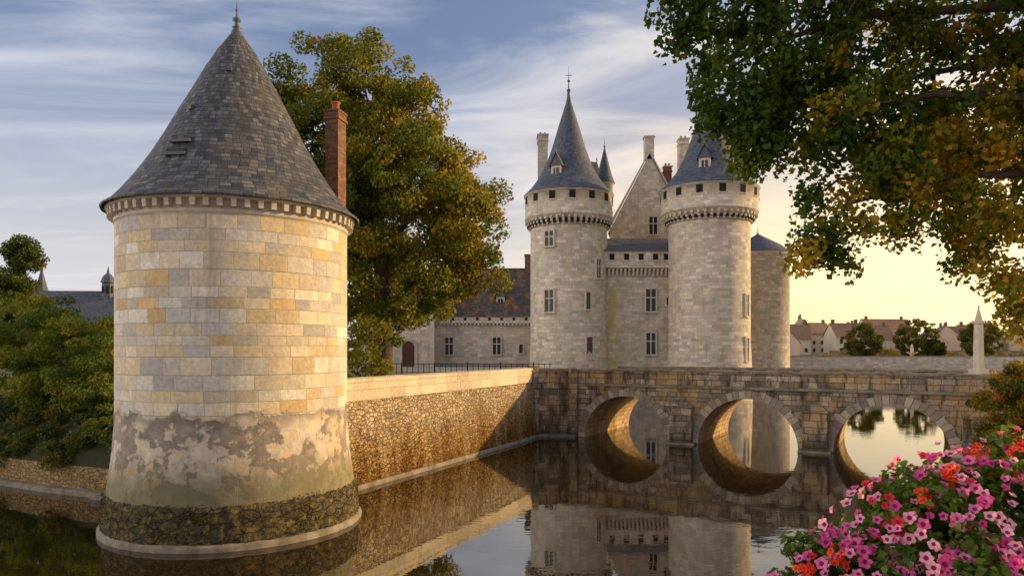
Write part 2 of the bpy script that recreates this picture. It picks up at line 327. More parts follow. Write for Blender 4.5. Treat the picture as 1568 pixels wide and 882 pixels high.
b=MB(); b.revolve(TX,TY,[(.28,14.02),(.25,14.14),(.15,14.32),(.11,14.45),(.14,14.48),(.07,14.52),(.05,14.62),(.12,14.68),(.12,14.73),(.03,14.8),(.02,14.95),(.05,14.98),(.02,15.02),(.004,15.3)],24,0); b.build('finial',[M_lead],rt)
b=MB(); az=math.radians(-97); o,n,t=local(TX,TY,az)
for i,(c,z) in enumerate([((2.32),10.5),((2.54),10.1)]):
    obox(b,o,n,t,c-.02,-.35,z,.16,.60,.07,0)
    obox(b,o,n,t,c-.12,-.35,z+.10,.2,.5,.08,1)
for (a_,rd,z) in((-80,1.08,12.85),(-112,1.7,11.6)):
    o,n,t=local(TX,TY,R(a_)); obox(b,o,n,t,rd,0,z,.16,.14,.12,0)
b.build('roof_hatch',[M_lead,M_slate],rt)
b=MB(); cx,cy=-5.62,22.9
b.box((cx,cy,10.4),(.44,.58,3.7),R(-12),0); b.box((cx,cy,12.3),(.52,.66,.08),R(-12),0); b.box((cx,cy,12.42),(.47,.61,.16),R(-12),0); b.box((cx,cy,12.53),(.52,.66,.06),R(-12),0)
b.revolve(cx,cy,[(.13,12.55),(.11,12.80),(.15,12.82),(.15,12.86),(.09,12.86)],16,1)
b.build('brick_chimney',[M_brick,M_terra],rt)
n=5200; a=rng.uniform(0,2*np.pi,n); z=.2+1.0*rng.beta(1.5,1.3,n); k=(np.sin(a*7)+np.sin(a*17+1)*.8+np.sin(z*9+a*5)*.6+rng.normal(0,.6,n))>.5; a=a[k];z=z[k]
P=np.column_stack([TX+3.53*np.cos(a)-(z-.2)*.08*np.cos(a),TY+3.53*np.sin(a)-(z-.2)*.08*np.sin(a),z])
V=leaves(P,np.column_stack([np.cos(a),np.sin(a),a*0]),.06,.6); pal=np.array([(.12,.085,.02),(.18,.13,.025),(.07,.06,.015)])
quads_obj('footing_moss',V,pal[rng.integers(0,3,len(z))]*rng.uniform(.6,1.2,(len(z),1)),M_leaf,rt)
# ================================================================== STONE BRIDGE
br=empty('stone_bridge')
O=Vector((3.6,41.3)); DS=Vector((.8776,-.4794)); DN=Vector((.4794,.8776)); T=7.5
def bp(s,n,z): q=O+DS*s+DN*n; return (q.x,q.y,z)
arches=[(3.03,2.42),(9.54,2.49),(16.07,2.47)]; L=27.; ztop=2.95
brot=math.atan2(DS.y,DS.x)
b=MB(); segs=[]; cur=-.0
for c,r in arches:
    segs.append((cur,c-r)); cur=c+r
segs.append((cur,L))
for n0,fl in((0,False),(T,True)):
    for a,c in segs:
        k=max(1,int((c-a)/1.)); 
        for i in range(k):
            s0=a+(c-a)*i/k; s1=a+(c-a)*(i+1)/k
            b.face([bp(s0,n0,-1),bp(s1,n0,-1),bp(s1,n0,ztop),bp(s0,n0,ztop)],0,[(s0,-1),(s1,-1),(s1,ztop),(s0,ztop)])
    for c,r in arches:
        K=40
        for i in range(K):
            a0=math.pi*(1-i/K);a1=math.pi*(1-(i+1)/K); s0=c+r*math.cos(a0);s1=c+r*math.cos(a1);z0=r*math.sin(a0);z1=r*math.sin(a1)
            b.face([bp(s0,n0,z0),bp(s1,n0,z1),bp(s1,n0,ztop),bp(s0,n0,ztop)],0,[(s0,z0),(s1,z1),(s1,ztop),(s0,ztop)])
b.build('spandrel_walls',[M_bridge],br)
b=MB()
for c,r in arches:
    K=40
    pr=[(c-r,-1)]+[(c+r*math.cos(math.pi*(1-i/K)),r*math.sin(math.pi*(1-i/K))) for i in range(K+1)]+[(c+r,-1)]
    l=0
    for (s0,z0),(s1,z1) in zip(pr,pr[1:]):
        dl=math.hypot(s1-s0,z1-z0)
        b.face([bp(s0,0,z0),bp(s0,T,z0),bp(s1,T,z1),bp(s1,0,z1)],0,[(0,l),(T,l),(T,l+dl),(0,l+dl)]); l+=dl
b.build('arch_barrels',[M_barrel],br)
b=MB()
for c,r in arches:
    K=26
    for n0,nn in((-.04,.02),):
        for i in range(K):
            a0=math.pi*(1-i/K);a1=math.pi*(1-(i+1)/K); ro=r+.38+(.07 if i%2 else 0)+random.uniform(-.02,.02)
            g=[]
            for a,q in((a0,r-.01),(a1,r-.01),(a1,ro),(a0,ro)): g.append((c+q*math.cos(a),q*math.sin(a)))
            l0=i*.305
            b.face([bp(x,n0,z) for x,z in g],0,[(l0,.1),(l0+.3,.1),(l0+.3,.6),(l0,.6)])
            b.face([bp(g[3][0],n0,g[3][1]),bp(g[2][0],n0,g[2][1]),bp(g[2][0],nn,g[2][1]),bp(g[3][0],nn,g[3][1])],0)
            b.face([bp(g[0][0],n0,g[0][1]),bp(g[1][0],n0,g[1][1]),bp(g[1][0],nn,g[1][1]),bp(g[0][0],nn,g[0][1])],0)
b.build('voussoirs',[M_vous],br)
b=MB()
def bbox(s,n,z,ls,ln,lz,mat=0,taper=1.):
    p=bp(s,n,z); b.box(p,(ls,ln,lz),brot,mat,taper)
for s in (6.25,12.82,19.5):
    bbox(s,-.22,.45,1.15,.55,2.9); bbox(s,-.22,1.97,1.24,.62,.12); bbox(s,-.2,2.18,1.1,.5,.28,0,.45)
    bbox(s,-.25,-.4,1.5,.80,1.02,1)
b.build('pier_buttresses',[M_bridge,M_ledge],br)
b=MB()
bbox(L/2-.1,-.02,3.02,L+.1,.22,.14,1)
for n0 in (.17,T-.17):
    s=-.05
    while s<L:
        ls=random.uniform(.8,1.4); ls=min(ls,L-s); bbox(s+ls/2,n0+random.uniform(-.006,.006),3.44,ls-.012,.36,.70,0)
        bbox(s+ls/2,n0,3.85+random.uniform(-.012,.012),ls-.008,.46,.13,1); s+=ls
b.build('parapets',[M_bridge,M_ledge],br)
b=MB(); b.face([bp(0,.35,3.05),bp(L,.35,3.05),bp(L,T-.35,3.05),bp(0,T-.35,3.05)],0); b.build('deck',[M_gravel],br)
# ================================================================== QUAY WALL
qw=empty('quay_wall')
ctrl=[(-6.9,23.2),(-5.55,26.3),(-4.1,29.4),(-2.5,32.9),(-.95,36.3),(.35,39.2),(1.17,41.35)]
def cr(p,n=8):
    out=[]
    for i in range(len(p)-1):
        p0=Vector(p[max(i-1,0)]);p1=Vector(p[i]);p2=Vector(p[i+1]);p3=Vector(p[min(i+2,len(p)-1)])
        for k in range(n):
            t=k/n; out.append(.5*((2*p1)+(p2-p0)*t+(2*p0-5*p1+4*p2-p3)*t*t+(3*p1-p0-3*p2+p3)*t**3))
    out.append(Vector(p[-1])); return out
W=cr(ctrl)
def sweep(mb,path,prof,mats,right=1):
    l=0; rings=[]
    for i,p in enumerate(path):
        d=(path[min(i+1,len(path)-1)]-path[max(i-1,0)]).normalized(); n=Vector((d.y,-d.x))*right
        if i: l+=(p-path[i-1]).length
        rings.append(([(p.x+n.x*o,p.y+n.y*o,z) for o,z in prof],l))
    pv=[0]
    for a,c in zip(prof,prof[1:]): pv.append(pv[-1]+math.hypot(c[0]-a[0],c[1]-a[1]))
    for (r0,l0),(r1,l1) in zip(rings,rings[1:]):
        for j in range(len(prof)-1):
            mb.face([r0[j],r1[j],r1[j+1],r0[j+1]],mats[j],[(l0,pv[j]),(l1,pv[j]),(l1,pv[j+1]),(l0,pv[j+1])])
b=MB(); sweep(b,W,[(.42,-1),(.42,.12),(.40,.16),(.28,.17),(.03,3.12)],[1,1,1,0]); b.build('wall_face',[M_wall,M_ledge],qw)
b=MB(); sweep(b,W,[(.03,3.12),(.09,3.14),(.09,3.80),(.13,3.81),(.13,3.94),(-.40,3.97),(-.40,3.1)],[0]*6); b.build('wall_parapet',[M_parapet],qw)
b=MB(); A=Vector((1.2,41.34)); Bq=Vector((3.62,41.28))
sweep(b,[A,(A+Bq)/2,Bq],[(.3,-1),(.3,.12),(.0,.16),(0,3.10),(.05,3.10),(.05,3.75),(.12,3.76),(.12,3.9),(-.4,3.92),(-.4,3.0)],[1,1,0,0,0,0,2,2,2])
b.box((3.55,41.35,1.4),(.5,.6,5.1),R(-14),0); b.box((1.25,41.3,1.5),(.42,.5,5.1),R(20),0)
b.build('abutment_wall',[M_bridge,M_ledge,M_ledge],qw)
n=26000; l=rng.uniform(0,1,n)*(len(W)-1); i0=l.astype(int); f=l-i0; WA=np.array([[p.x,p.y] for p in W]+[[W[-1].x,W[-1].y]])
P2=WA[i0]*(1-f[:,None])+WA[i0+1]*f[:,None]; z=.18+2.6*rng.beta(.9,2.3,n)
patch=np.sin(l*.9+1)*.6+np.sin(l*2.7+.4)*.5+np.sin(l*7.1+z*1.3)*.4+rng.normal(0,.8,n)-(z-.9)*.35; keep=(patch>.15); P2=P2[keep];z=z[keep]
nrm=np.array([.917,-.40]); off=.29-.09*z+rng.uniform(0,.09,len(z))
P=np.column_stack([P2+nrm*off[:,None],z]); V=leaves(P,np.tile([.9,-.4,.2],(len(z),1)),.08,.45)
pal=np.array([(.38,.19,.035),(.24,.16,.03),(.48,.27,.05),(.17,.09,.025)]); col=pal[rng.integers(0,4,len(z))]*rng.uniform(.6,1.3,(len(z),1))
quads_obj('wall_creeper',V,col,M_leaf,None)
# ================================================================== LAND / WATER
left_poly=[(-6.9,23.6)]+[(p.x-.35,p.y+.15) for p in W[1:]]+[(3.6,41.7),(7.2,48.2),(3.,66.),(3.,84.),(3.,108.),(-200.,108.),(-200.,60.),(-60.,46.),(-20.,32.),(-14.,29.),(-10.,26.)]
slab('promenade_ground',left_poly,3.15,-1.5,M_grass,M_wall)
b=MB()
outer=[(-75,44),(-40,35.2),(-27,30.6),(-19.3,27.1),(-16,25.4),(-13.4,24.3),(-9,23.2)]; inner=[(-76,52),(-42,42.2),(-29,37),(-20.,32.5),(-16.5,30.5),(-14.,29.3),(-9.,25.6)]
for i in range(6):
    o0,o1,i0_,i1=outer[i],outer[i+1],inner[i],inner[i+1]
    b.face([(*o0,-1),(*o1,-1),(*o1,.95),(*o0,.95)],1)
    for k in range(5):
        f0,f1=k/5,(k+1)/5; zf=lambda f:.95+2.25*f**.8
        q=lambda a,c,f:(a[0]*(1-f)+c[0]*f,a[1]*(1-f)+c[1]*f,zf(f))
        b.face([q(o0,i0_,f0),q(o1,i1,f0),q(o1,i1,f1),q(o0,i0_,f1)],0,smooth=True)
b.build('earth_bank',[M_earth,M_wall])
b=MB(); sweep(b,[Vector(o) for o in outer],[(.35,-1),(.35,.14),(.3,.17),(0.,.17)],[0,0,0]); 
b.box((-12.9,24.1,.02),(2.2,1.0,.4),R(-20),0); b.build('bank_ledge',[M_ledge])
slab('quay_ground',[(-60,-60),(120,-60),(120,66),(27.5,40),(21.0,31.9),(21.9,30.2),(15.3,20.9),(7.4,9.8),(3.3,4.6),(1.,3.2),(-40,2),(-60,2)],3.35,-1.5,M_gravel,M_wall)
slab('far_bank_ground',[(-1500,108),(1500,108),(2500,4000),(-2500,4000)],3.2,-1.5,M_grass,M_castle)
b=MB(); b.face([(-5000,-1000,-1.6),(5000,-1000,-1.6),(5000,7000,-1.6),(-5000,7000,-1.6)]); b.build('ground',[M_bed])
m,t,bs=newmat('moat_water'); pos=t.n('ShaderNodeNewGeometry').outputs['Position']
bs.inputs['Base Color'].default_value=(.018,.012,.004,1); bs.inputs['Roughness'].default_value=.012; bs.inputs['IOR'].default_value=2.7; bs.inputs['Specular IOR Level'].default_value=.5
w1=t.noise(t.n('ShaderNodeMapping',{'Vector':pos,'Scale':(1,1.5,1)}).outputs[0],1.5,3,.5); w2=t.ss(t.noise(pos,.18,2),.35,.7,.2,.9)
h=t.m('MULTIPLY',w1,w2)
bpn=t.n('ShaderNodeBump',{'Height':h,'Strength':.09,'Distance':.06}); t.l.new(bpn.outputs[0],bs.inputs['Normal']); M_water=m
b=MB(); b.face([(-400,-80,0),(400,-80,0),(400,110,0),(-400,110,0)]); b.build('moat_water',[M_water])
# ================================================================== CASTLE
ca=empty('castle')
CM=[M_castle,M_castle2,M_trim,M_glass,M_slate2,M_dark,M_lead,M_brick,M_slate_moss_sun,M_door]
def castle_tower(nm,cx,cy,r,rc,ztop,apex,wins,slit=True):
    b=MB(); b.revolve(cx,cy,[(r+.25,-1),(r+.15,3.),(r+.02,6.),(r,17.6)],72,0,vz=True,Ru=r)
    b.revolve(cx,cy,[(r,17.6),(r+.05,17.62),(rc-.02,18.55),(rc+.05,18.6),(rc+.05,18.75),(rc,18.78),(rc,ztop-.12),(rc+.12,ztop-.1),(rc+.14,ztop),(rc-.3,ztop+.02)],72,0,vz=True,Ru=rc)
    n=46
    for k in range(n):
        a=2*math.pi*k/n; o,nn,t=local(cx,cy,a)
        for i in range(3): obox(b,o,nn,t,r+.10+i*(rc-r)/3*.9,0,17.75+i*.27,.28,.24,.27,2)
        o,nn,t=local(cx,cy,a+math.pi/n); obox(b,o,nn,t,r+.22,0,18.0,.3,.26,.5,5)
    n2=14
    for k in range(n2):
        a=2*math.pi*(k+.5)/n2; o,nn,t=local(cx,cy,a)
        obox(b,o,nn,t,rc-.02,0,ztop-.62,.12,.62,.80,5)
        obox(b,o,nn,t,rc-.02,0,ztop-1.07,.2,.8,.1,2)
    for az,z,w,h,mu in wins:
        a=R(az); rw=r+(.02 if z<8 else .0); window(b,cx+math.cos(a)*rw,cy+math.sin(a)*rw,a,z,w,h,mu,2,3)
    b.build(nm+'_walls',CM,ca)
    b=MB(); k=(rc+.15); b.revolve(cx,cy,[(k,ztop-.02),(k+.02,ztop+.05),(rc-.55,ztop+.75),(rc*.69,ztop+1.9),(rc*.52,ztop+3.4),(rc*.38,ztop+5.2),(rc*.24,ztop+7.4),(.22,apex-.9)],64,4,Ru=rc*.6)
    b.revolve(cx,cy,[(.28,apex-1.),(.2,apex-.6),(.13,apex),(.22,apex+.1),(.22,apex+.22),(.07,apex+.35),(.05,apex+1.),(.16,apex+1.1),(.16,apex+1.2),(.04,apex+1.3),(.01,apex+2.8)],12,6)
    for sx in (-.35,.35): b.box((cx+sx/2,cy,apex+1.75),(.35,.04,.05),0,6)
    return b
def dormer(b,cx,cy,az,rad,z,w=1.1,h=1.5,roof=4,dep=1.6,ft=2):
    o,n,t=local(cx,cy,az)
    obox(b,o,n,t,rad-dep/2,0,z+h/2,dep,w,h,ft); obox(b,o,n,t,rad+.02,0,z+h/2-.05,.06,w*.55,h*.78,3)
    obox(b,o,n,t,rad+.05,0,z+h/2,.05,.07,h*.7,2)
    P=lambda a,c,zz: tuple(o+n*a+t*c+Vector((0,0,zz)))
    e=w/2+.15; zz=z+h; ap=zz+1.25
    b.face([P(rad+.04,-e,zz),P(rad+.04,e,zz),P(rad+.04,0,ap)],4)
    b.face([P(rad+.15,-e-.08,zz-.08),P(rad+.15,0,ap+.12),P(rad-dep,0,ap+.12),P(rad-dep,-e-.08,zz-.08)],roof)
    b.face([P(rad+.15,e+.08,zz-.08),P(rad+.15,0,ap+.12),P(rad-dep,0,ap+.12),P(rad-dep,e+.08,zz-.08)],roof)
    obox(b,o,n,t,rad+.1,0,ap+.35,.08,.08,.5,6)
T1=(6.0,76.);T2=(20.,73.)
w1=[(-123,16.2,.95,1.5,True),(-123,9.9,1.0,2.2,True),(-47,13.2,.6,1.9,True),(-66,9.9,.5,1.7,False),(-64,5.2,.7,2.1,False)]
b=castle_tower('west_tower',*T1,4.03,4.6,21.1,32.2,w1)
dormer(b,*T1,R(-118),3.2,22.2); dormer(b,*T1,R(20),3.2,22.2)
b.build('west_tower_roof',CM,ca)
w2=[(-44,9.3,.55,2.,True),(-44,5.0,.55,2.2,True)]
b=castle_tower('east_tower',*T2,4.02,4.8,21.0,31.5,w2)
dormer(b,*T2,R(-112),3.4,22.1); dormer(b,*T2,R(-20),3.3,22.1)
b.build('east_tower_roof',CM,ca)
b=MB(); b.revolve(30.8,90,[(3.75,-1),(3.72,16.5),(3.9,16.55),(3.95,16.9),(3.6,16.95)],56,0,vz=True); b.revolve(30.8,90,[(4.05,16.88),(2.8,17.9),(.15,19.4),(.06,19.6),(.02,20.2)],56,4)
b.build('rear_round_tower',CM,ca)
b=MB(); b.revolve(10.2,79.2,[(.6,18.5),(.95,19.6),(.95,23.1),(1.05,23.15),(1.08,23.3)],24,0,vz=True); b.revolve(10.2,79.2,[(1.15,23.25),(.8,24.2),(.1,27.),(.05,27.2),(.12,27.3),(.03,27.5),(.01,28.3)],24,4)
b.box((10.2,78.22,22.2),(.35,.1,.7),0,5)
def stack(cx,cy,z0,z1,sx,sy,mat,rot=0):
    b.box((cx,cy,(z0+z1)/2),(sx,sy,z1-z0),rot,mat); b.box((cx,cy,z1-.55),(sx+.16,sy+.16,.14),rot,2 if mat!=7 else 7); b.box((cx,cy,z1+.06),(sx+.22,sy+.22,.14),rot,2)
    for k in(-1,1): b.revolve(cx+k*sx*.22,cy,[(.13,z1+.12),(.11,z1+.5),(.05,z1+.5)],8,7)
stack(3.35,78.6,16,28.2,1.05,1.6,0)
stack(18.8,87.,18,27.,.9,.9,7); stack(20.,84.,18,29.4,1.1,1.2,0)
b.build('turret_and_stacks',CM,ca)
b=MB(); yw=74.6
b.box((13.,yw+1.5,6.2),(7.6,3.,14.4),0,1)
b.box((13.,yw+1.2,14.25),(7.6,3.4+.0,1.7),0,0)
b.box((13.,yw-.52,15.12),(7.6,.12,.12),0,2); b.box((13.,yw-.52,13.46),(7.6,.12,.12),0,2)
for k in range(17):
    x=9.6+k*.42
    for i in range(3): b.box((x,yw-.08-.13*i,12.75+i*.24),(.2,.3,.24),0,2)
for k,x in enumerate((10.3,11.8,13.3,14.8,15.9)): b.box((x,yw-.5,14.55),(.5,.14,.62),0,5); b.box((x,yw-.52,14.17),(.7,.16,.1),0,2)
b.face([(9.2,yw-.65,15.18),(16.8,yw-.65,15.18),(16.8,yw+3.2,17.),(9.2,yw+3.2,17.)],4)
b.face([(9.2,yw+3.2,17.),(16.8,yw+3.2,17.),(16.8,yw+3.2,14.),(9.2,yw+3.2,14.)],4)
b.box((13,yw-.67,15.2),(7.6,.06,.14),0,6)
window(b,14.4,yw,R(-90),10.1,1.0,2.3,True,2,3); window(b,14.4,yw,R(-90),5.6,.95,2.2,True,2,3); window(b,16.2,yw,R(-90),10.,.35,.8,False,2,3)
b.build('curtain_wall',CM,ca)
# keep with tall plain gable
b=MB(); gx,gy=15.7,82.; hw=4.55; ze=18.6; za=27.3; dx,dy=4.,20.
b.face([(gx-hw,gy,0),(gx+hw,gy,0),(gx+hw,gy,ze),(gx-hw,gy,ze)],0)
b.face([(gx-hw,gy,ze),(gx+hw,gy,ze),(gx,gy,za)],0)
b.face([(gx+hw,gy,0),(gx+hw+dx,gy+dy,0),(gx+hw+dx,gy+dy,ze),(gx+hw,gy,ze)],0)
b.face([(gx-hw,gy,0),(gx-hw+dx,gy+dy,0),(gx-hw+dx,gy+dy,ze),(gx-hw,gy,ze)],0)
b.face([(gx-hw+dx,gy+dy,0),(gx+hw+dx,gy+dy,0),(gx+hw+dx,gy+dy,ze),(gx+dx,gy+dy,za),(gx-hw+dx,gy+dy,ze)],0)
b.face([(gx-hw-.2,gy+.05,ze-.35),(gx,gy+.05,za-.12),(gx+dx,gy+dy,za-.12),(gx-hw-.2+dx,gy+dy,ze-.35)],4)
b.face([(gx+hw+.2,gy+.05,ze-.35),(gx,gy+.05,za-.12),(gx+dx,gy+dy,za-.12),(gx+hw+.2+dx,gy+dy,ze-.35)],8)  # orange slate on this slope only: sunlight put into the roof colour
for sg in(-1,1):
    a0=(gx+sg*(hw+.12),ze-.1); a1=(gx,za+.1); nx,nz=sg*.89,.46
    q=[(a0[0],gy-.12,a0[1]),(a1[0],gy-.12,a1[1]),(a1[0],gy-.12,a1[1]+.3),(a0[0]+nx*.3,gy-.12,a0[1]+nz*.3)]
    b.face(q,2); q2=[(x,y+.6,z) for x,y,z in q]; b.face([q[3],q[2],q2[2],q2[3]],2); b.face(q2,2); b.face([q[0],q[3],q2[3],q2[0]],2)
b.box((gx,gy+.5,28.0),(1.05,1.0,2.6),0,0); b.box((gx,gy+.5,29.3),(1.25,1.2,.16),0,2)
window(b,gx+.4,gy,R(-90),19.1,.9,2.,True,2,3)
b.build('keep',CM,ca)
# west wing
b=MB(); x0,x1=-8.6,2.4; yw=80.
b.box(((x0+x1)/2,yw+4,4.),(x1-x0,8,8.),0,0)
b.box(((x0+x1)/2,yw-.12,8.35),(x1-x0,.5,.62),0,2)
for k in range(26): b.box((x0+.25+k*.42,yw-.18,7.85),(.2,.36,.34),0,2)
for k in range(8): b.box((x0+.7+k*1.35,yw-.36,8.38),(.3,.06,.3),0,5)
b.face([(x0,yw-.45,8.6),(x1+.3,yw-.45,8.6),(x1+.3,yw+4.,14.4),(x0,yw+4.,14.4)],8)
b.face([(x0,yw+8.4,8.6),(x1+.3,yw+8.4,8.6),(x1+.3,yw+4.,14.4),(x0,yw+4.,14.4)],8)
b.box(((x0+x1)/2,yw+4,14.42),(x1-x0+.4,.25,.12),0,6)
for x in (-7.0,-1.7,): window(b,x,yw,R(-90),5.4,.85,1.9,True,2,3)
window(b,1.0,yw,R(-90),5.1,.4,1.,False,2,3)
for x in (-6.6,-1.3): dormer(b,x,yw,R(-90),-.9,9.7,.95,1.2,4,2.2)
b.box((1.9,yw+4,14.9),(.8,.8,2.2),0,7); b.box((1.9,yw+4,16.),(.95,.95,.15),0,7)
b.box(((x0+x1)/2,yw-.08,3.5),(x1-x0,.3,.5),0,2)
b.build('west_wing',CM,ca)
b=MB(); x0,x1=-16.,-8.6; yw=77.4
b.box(((x0+x1)/2,yw+5.,5.6),(x1-x0,10,10.8),0,0); b.box(((x0+x1)/2,yw-.05,10.95),(x1-x0+.3,.5,.25),0,2)
for sx in (x0,x1): b.box((sx,yw-.05,5.4),(.5,.3,10.6),0,2)
zz=11.08; b.face([(x0-.3,yw-.4,zz),(x1+.3,yw-.4,zz),((x0+x1)/2+1,yw+5,16.5),((x0+x1)/2-1,yw+5,16.5)],4); b.face([(x1+.3,yw-.4,zz),(x1+.3,yw+10.4,zz),((x0+x1)/2+1,yw+5,16.5)],4); b.face([(x0-.3,yw-.4,zz),(x0-.3,yw+10.4,zz),((x0+x1)/2-1,yw+5,16.5)],4)
b.face([(x0-.3,yw+10.4,zz),(x1+.3,yw+10.4,zz),((x0+x1)/2+1,yw+5,16.5),((x0+x1)/2-1,yw+5,16.5)],4)
dx=-11.15; pts=[(dx-.65,yw-.03,3.15),(dx+.65,yw-.03,3.15),(dx+.65,yw-.03,5.2)]+[(dx+.65*math.cos(a),yw-.03,5.2+.65*math.sin(a)) for a in [math.pi*i/10 for i in range(1,10)]]+[(dx-.65,yw-.03,5.2)]
b.face(pts,9)
for i in range(11):
    a=math.pi*(i+.5)/11; b.box((dx+.82*math.cos(a),yw-.06,5.2+.82*math.sin(a)),(.3,.2,.26),0,2)
for sg in(-1,1): b.box((dx+sg*.82,yw-.06,4.2),(.3,.2,2.1),0,2)
b.box((dx,yw-.06,4.2),(.05,.06,2.),0,6)
window(b,-12.9,yw,R(-90),8.8,.8,1.6,True,2,3); window(b,-10.4,yw,R(-90),8.8,.8,1.6,True,2,3)
b.build('gatehouse_block',CM,ca)
b=MB(); b.face([(-30,58,3.156),(2.9,58,3.156),(2.9,79.5,3.156),(-30,76,3.156)]); b.build('forecourt_gravel',[M_gravel])
b=MB()
for k in range(46):
    x=-16+k*.42; y=55.; b.box((x,y,3.55),(.05 if k%6 else .12,.05 if k%6 else .12,.8 if k%6 else .95),0,0)
for z in(3.3,3.9): b.box((-6.5,55,z),(19.2,.05,.06),0,0)
b.build('iron_fence',[M_iron])
# ================================================================== TOWN
def house(name,x,y,w,d,h,rh,rot,wall,roof,mats):
    b=MB(); ca_,sa=math.cos(rot),math.sin(rot)
    P=lambda a,c,z:(x+a*ca_-c*sa,y+a*sa+c*ca_,z+3.2)
    hw,hd=w/2,d/2
    b.face([P(-hw,-hd,0),P(hw,-hd,0),P(hw,-hd,h),P(-hw,-hd,h)],0); b.face([P(-hw,hd,0),P(hw,hd,0),P(hw,hd,h),P(-hw,hd,h)],0)
    for sx in(-1,1): b.face([P(sx*hw,-hd,0),P(sx*hw,hd,0),P(sx*hw,hd,h),P(sx*hw,0,h+rh),P(sx*hw,-hd,h)],0)
    for sy in(-1,1): b.face([P(-hw-.3,sy*(hd+.4),h-.3),P(hw+.3,sy*(hd+.4),h-.3),P(hw+.3,0,h+rh+.08),P(-hw-.3,0,h+rh+.08)],1)
    q=P(hw*.8,0,h+rh+.3); b.box(q,(.9,.7,1.8),rot,3); q=P(-hw*.8,0,h+rh+.3); b.box(q,(.9,.7,1.8),rot,3)
    nw=max(2,int(w/2.6)); fl=max(1,int(h/2.8))
    for i in range(nw):
        for j in range(fl):
            q=P(-hw+(i+.5)*w/nw,-hd-.02,1.6+j*2.7); b.box(q,(.9,.12,1.35),rot,2); q=P(-hw+(i+.5)*w/nw-.75,-hd-.03,1.6+j*2.7); b.box(q,(.4,.1,1.35),rot,4)
    return b.build(name,mats)
HM=[M_render,M_tile,M_glass,M_brick,M_trim]; HM2=[M_render2,M_slate2,M_glass,M_brick,M_trim]
xs=[(85,225,16,4.,5),(97,250,12,5.5,5),(104,225,9,6.,4),(113,240,14,5.,5.),(128,260,16,5.5,5),(141,265,12,5.,4.5),(150,250,10,6.,4.),(160,255,15,5.,5),(174,270,14,6,5),(190,270,15,6,5),(86,262,12,8.5,4.5),(150,290,20,9,5),(120,300,22,9,6),(206,270,14,6,5),(110,262,10,7.5,4),(136,235,9,4,4)]
for i,(x,y,w,h,rh) in enumerate(xs):
    house('town_house',x,y,w,9,h,rh,random.uniform(-.3,.3) if i%3 else R(70),0,0,HM if i%3 else HM2)
house('long_barn',-66,100,26,12,4.5,5.4,R(4),0,0,HM2)
b=MB(); cx,cy=-72.,110.
b.box((cx,cy,7.),(3.2,3.2,9.),0,0); b.box((cx,cy,14.2),(2.2,2.2,5.6),0,1,.1); b.box((cx,cy,17.4),(.3,.3,1.2),0,1,.1); b.box((cx,cy-1.62,9.8),(1.,.1,1.6),0,2); b.build('church_spire',[M_render,M_slate2,M_dark])
b=MB(); cx,cy=-56.2,100.
b.revolve(cx,cy,[(.8,8),(.8,14.2),(.95,14.3)],8,0,False); b.revolve(cx,cy,[(1.,14.3),(.7,15.1),(.2,15.6),(.05,16.5)],8,1,False)
for k in range(8):
    a=R(22.5+45*k); o,n,t=local(cx,cy,a); obox(b,o,n,t,.76,0,13.3,.06,.3,1.,2)
b.build('bell_turret',[M_slate2,M_slate2,M_dark])
b=MB(); b.box((120,108.3,3.55),(180,.5,.75),0,0); b.box((120,108.3,3.98),(180,.6,.12),0,1); b.build('far_quay_wall',[M_castle,M_ledge])
b=MB(); b.box((150,170,3.9),(150,.8,1.4),0,0); b.box((150,170,4.66),(150,1.,.12),0,1); b.build('garden_wall',[M_wall,M_ledge])
# ================================================================== TREES
def tree_trunk(parent,base,top,r,limbs,name='trunk_and_limbs'):
    b=MB(); B0=Vector(base);T0=Vector(top)
    pts=[B0+(T0-B0)*f+Vector((math.sin(f*5)*r*.4,math.cos(f*4)*r*.4,0)) for f in[0,.05,.2,.4,.6,.8,1]]; b.tube(pts,[r*1.5,r*1.1,r*.95,r*.85,r*.7,r*.5,r*.3],12)
    for (f0,tgt,lr) in limbs:
        s=B0+(T0-B0)*f0; e=Vector(tgt); m1=s.lerp(e,.35)+Vector((0,0,(e-s).length*.08)); m2=s.lerp(e,.7)+Vector((0,0,(e-s).length*.08))
        b.tube([s,m1,m2,e],[lr,lr*.75,lr*.5,lr*.2],8)
        for k in range(4):
            q=m1.lerp(e,.2+.2*k); dd=Vector((random.uniform(-1,1),random.uniform(-1,1),random.uniform(-.3,1)))*(e-s).length*.25
            b.tube([q,q+dd*.5+Vector((0,0,.1)),q+dd],[lr*.35,lr*.22,lr*.06],5)
    b.build(name,[M_bark],parent)
gt=empty('autumn_lime_tree')
bl=[(-9.9,37,18.6,2.4),(-7.3,36,18.2,2.2),(-5.4,35.5,16.4,2.2),(-3.5,36,14.5,2.0),(-2.6,36,11.3,2.1),(-2.4,37,8.9,1.7),(-5.8,35.5,12.9,3.5),(-5.8,36,9.1,2.6),(-9.3,36.5,15,3.4),(-9.3,36,10.3,3.1),(-7.2,35.5,5.9,1.8),(-11.6,37,17.,1.7),(-7,40,14,4.5),(-6.5,40,10,4.),(-3.2,38,13,2.3),(-7.6,36,4.4,1.4)]
pal=[(.06,.09,.015),(.11,.14,.018),(.18,.185,.02),(.31,.245,.022),(.40,.28,.028)]
_,C=crown('foliage',bl,700,.78,130000,.19,pal,M_leaf,gt,tintf=lambda C:-.05+.035*(C[:,0]+6)+.008*(C[:,2]-11),inner=.2)
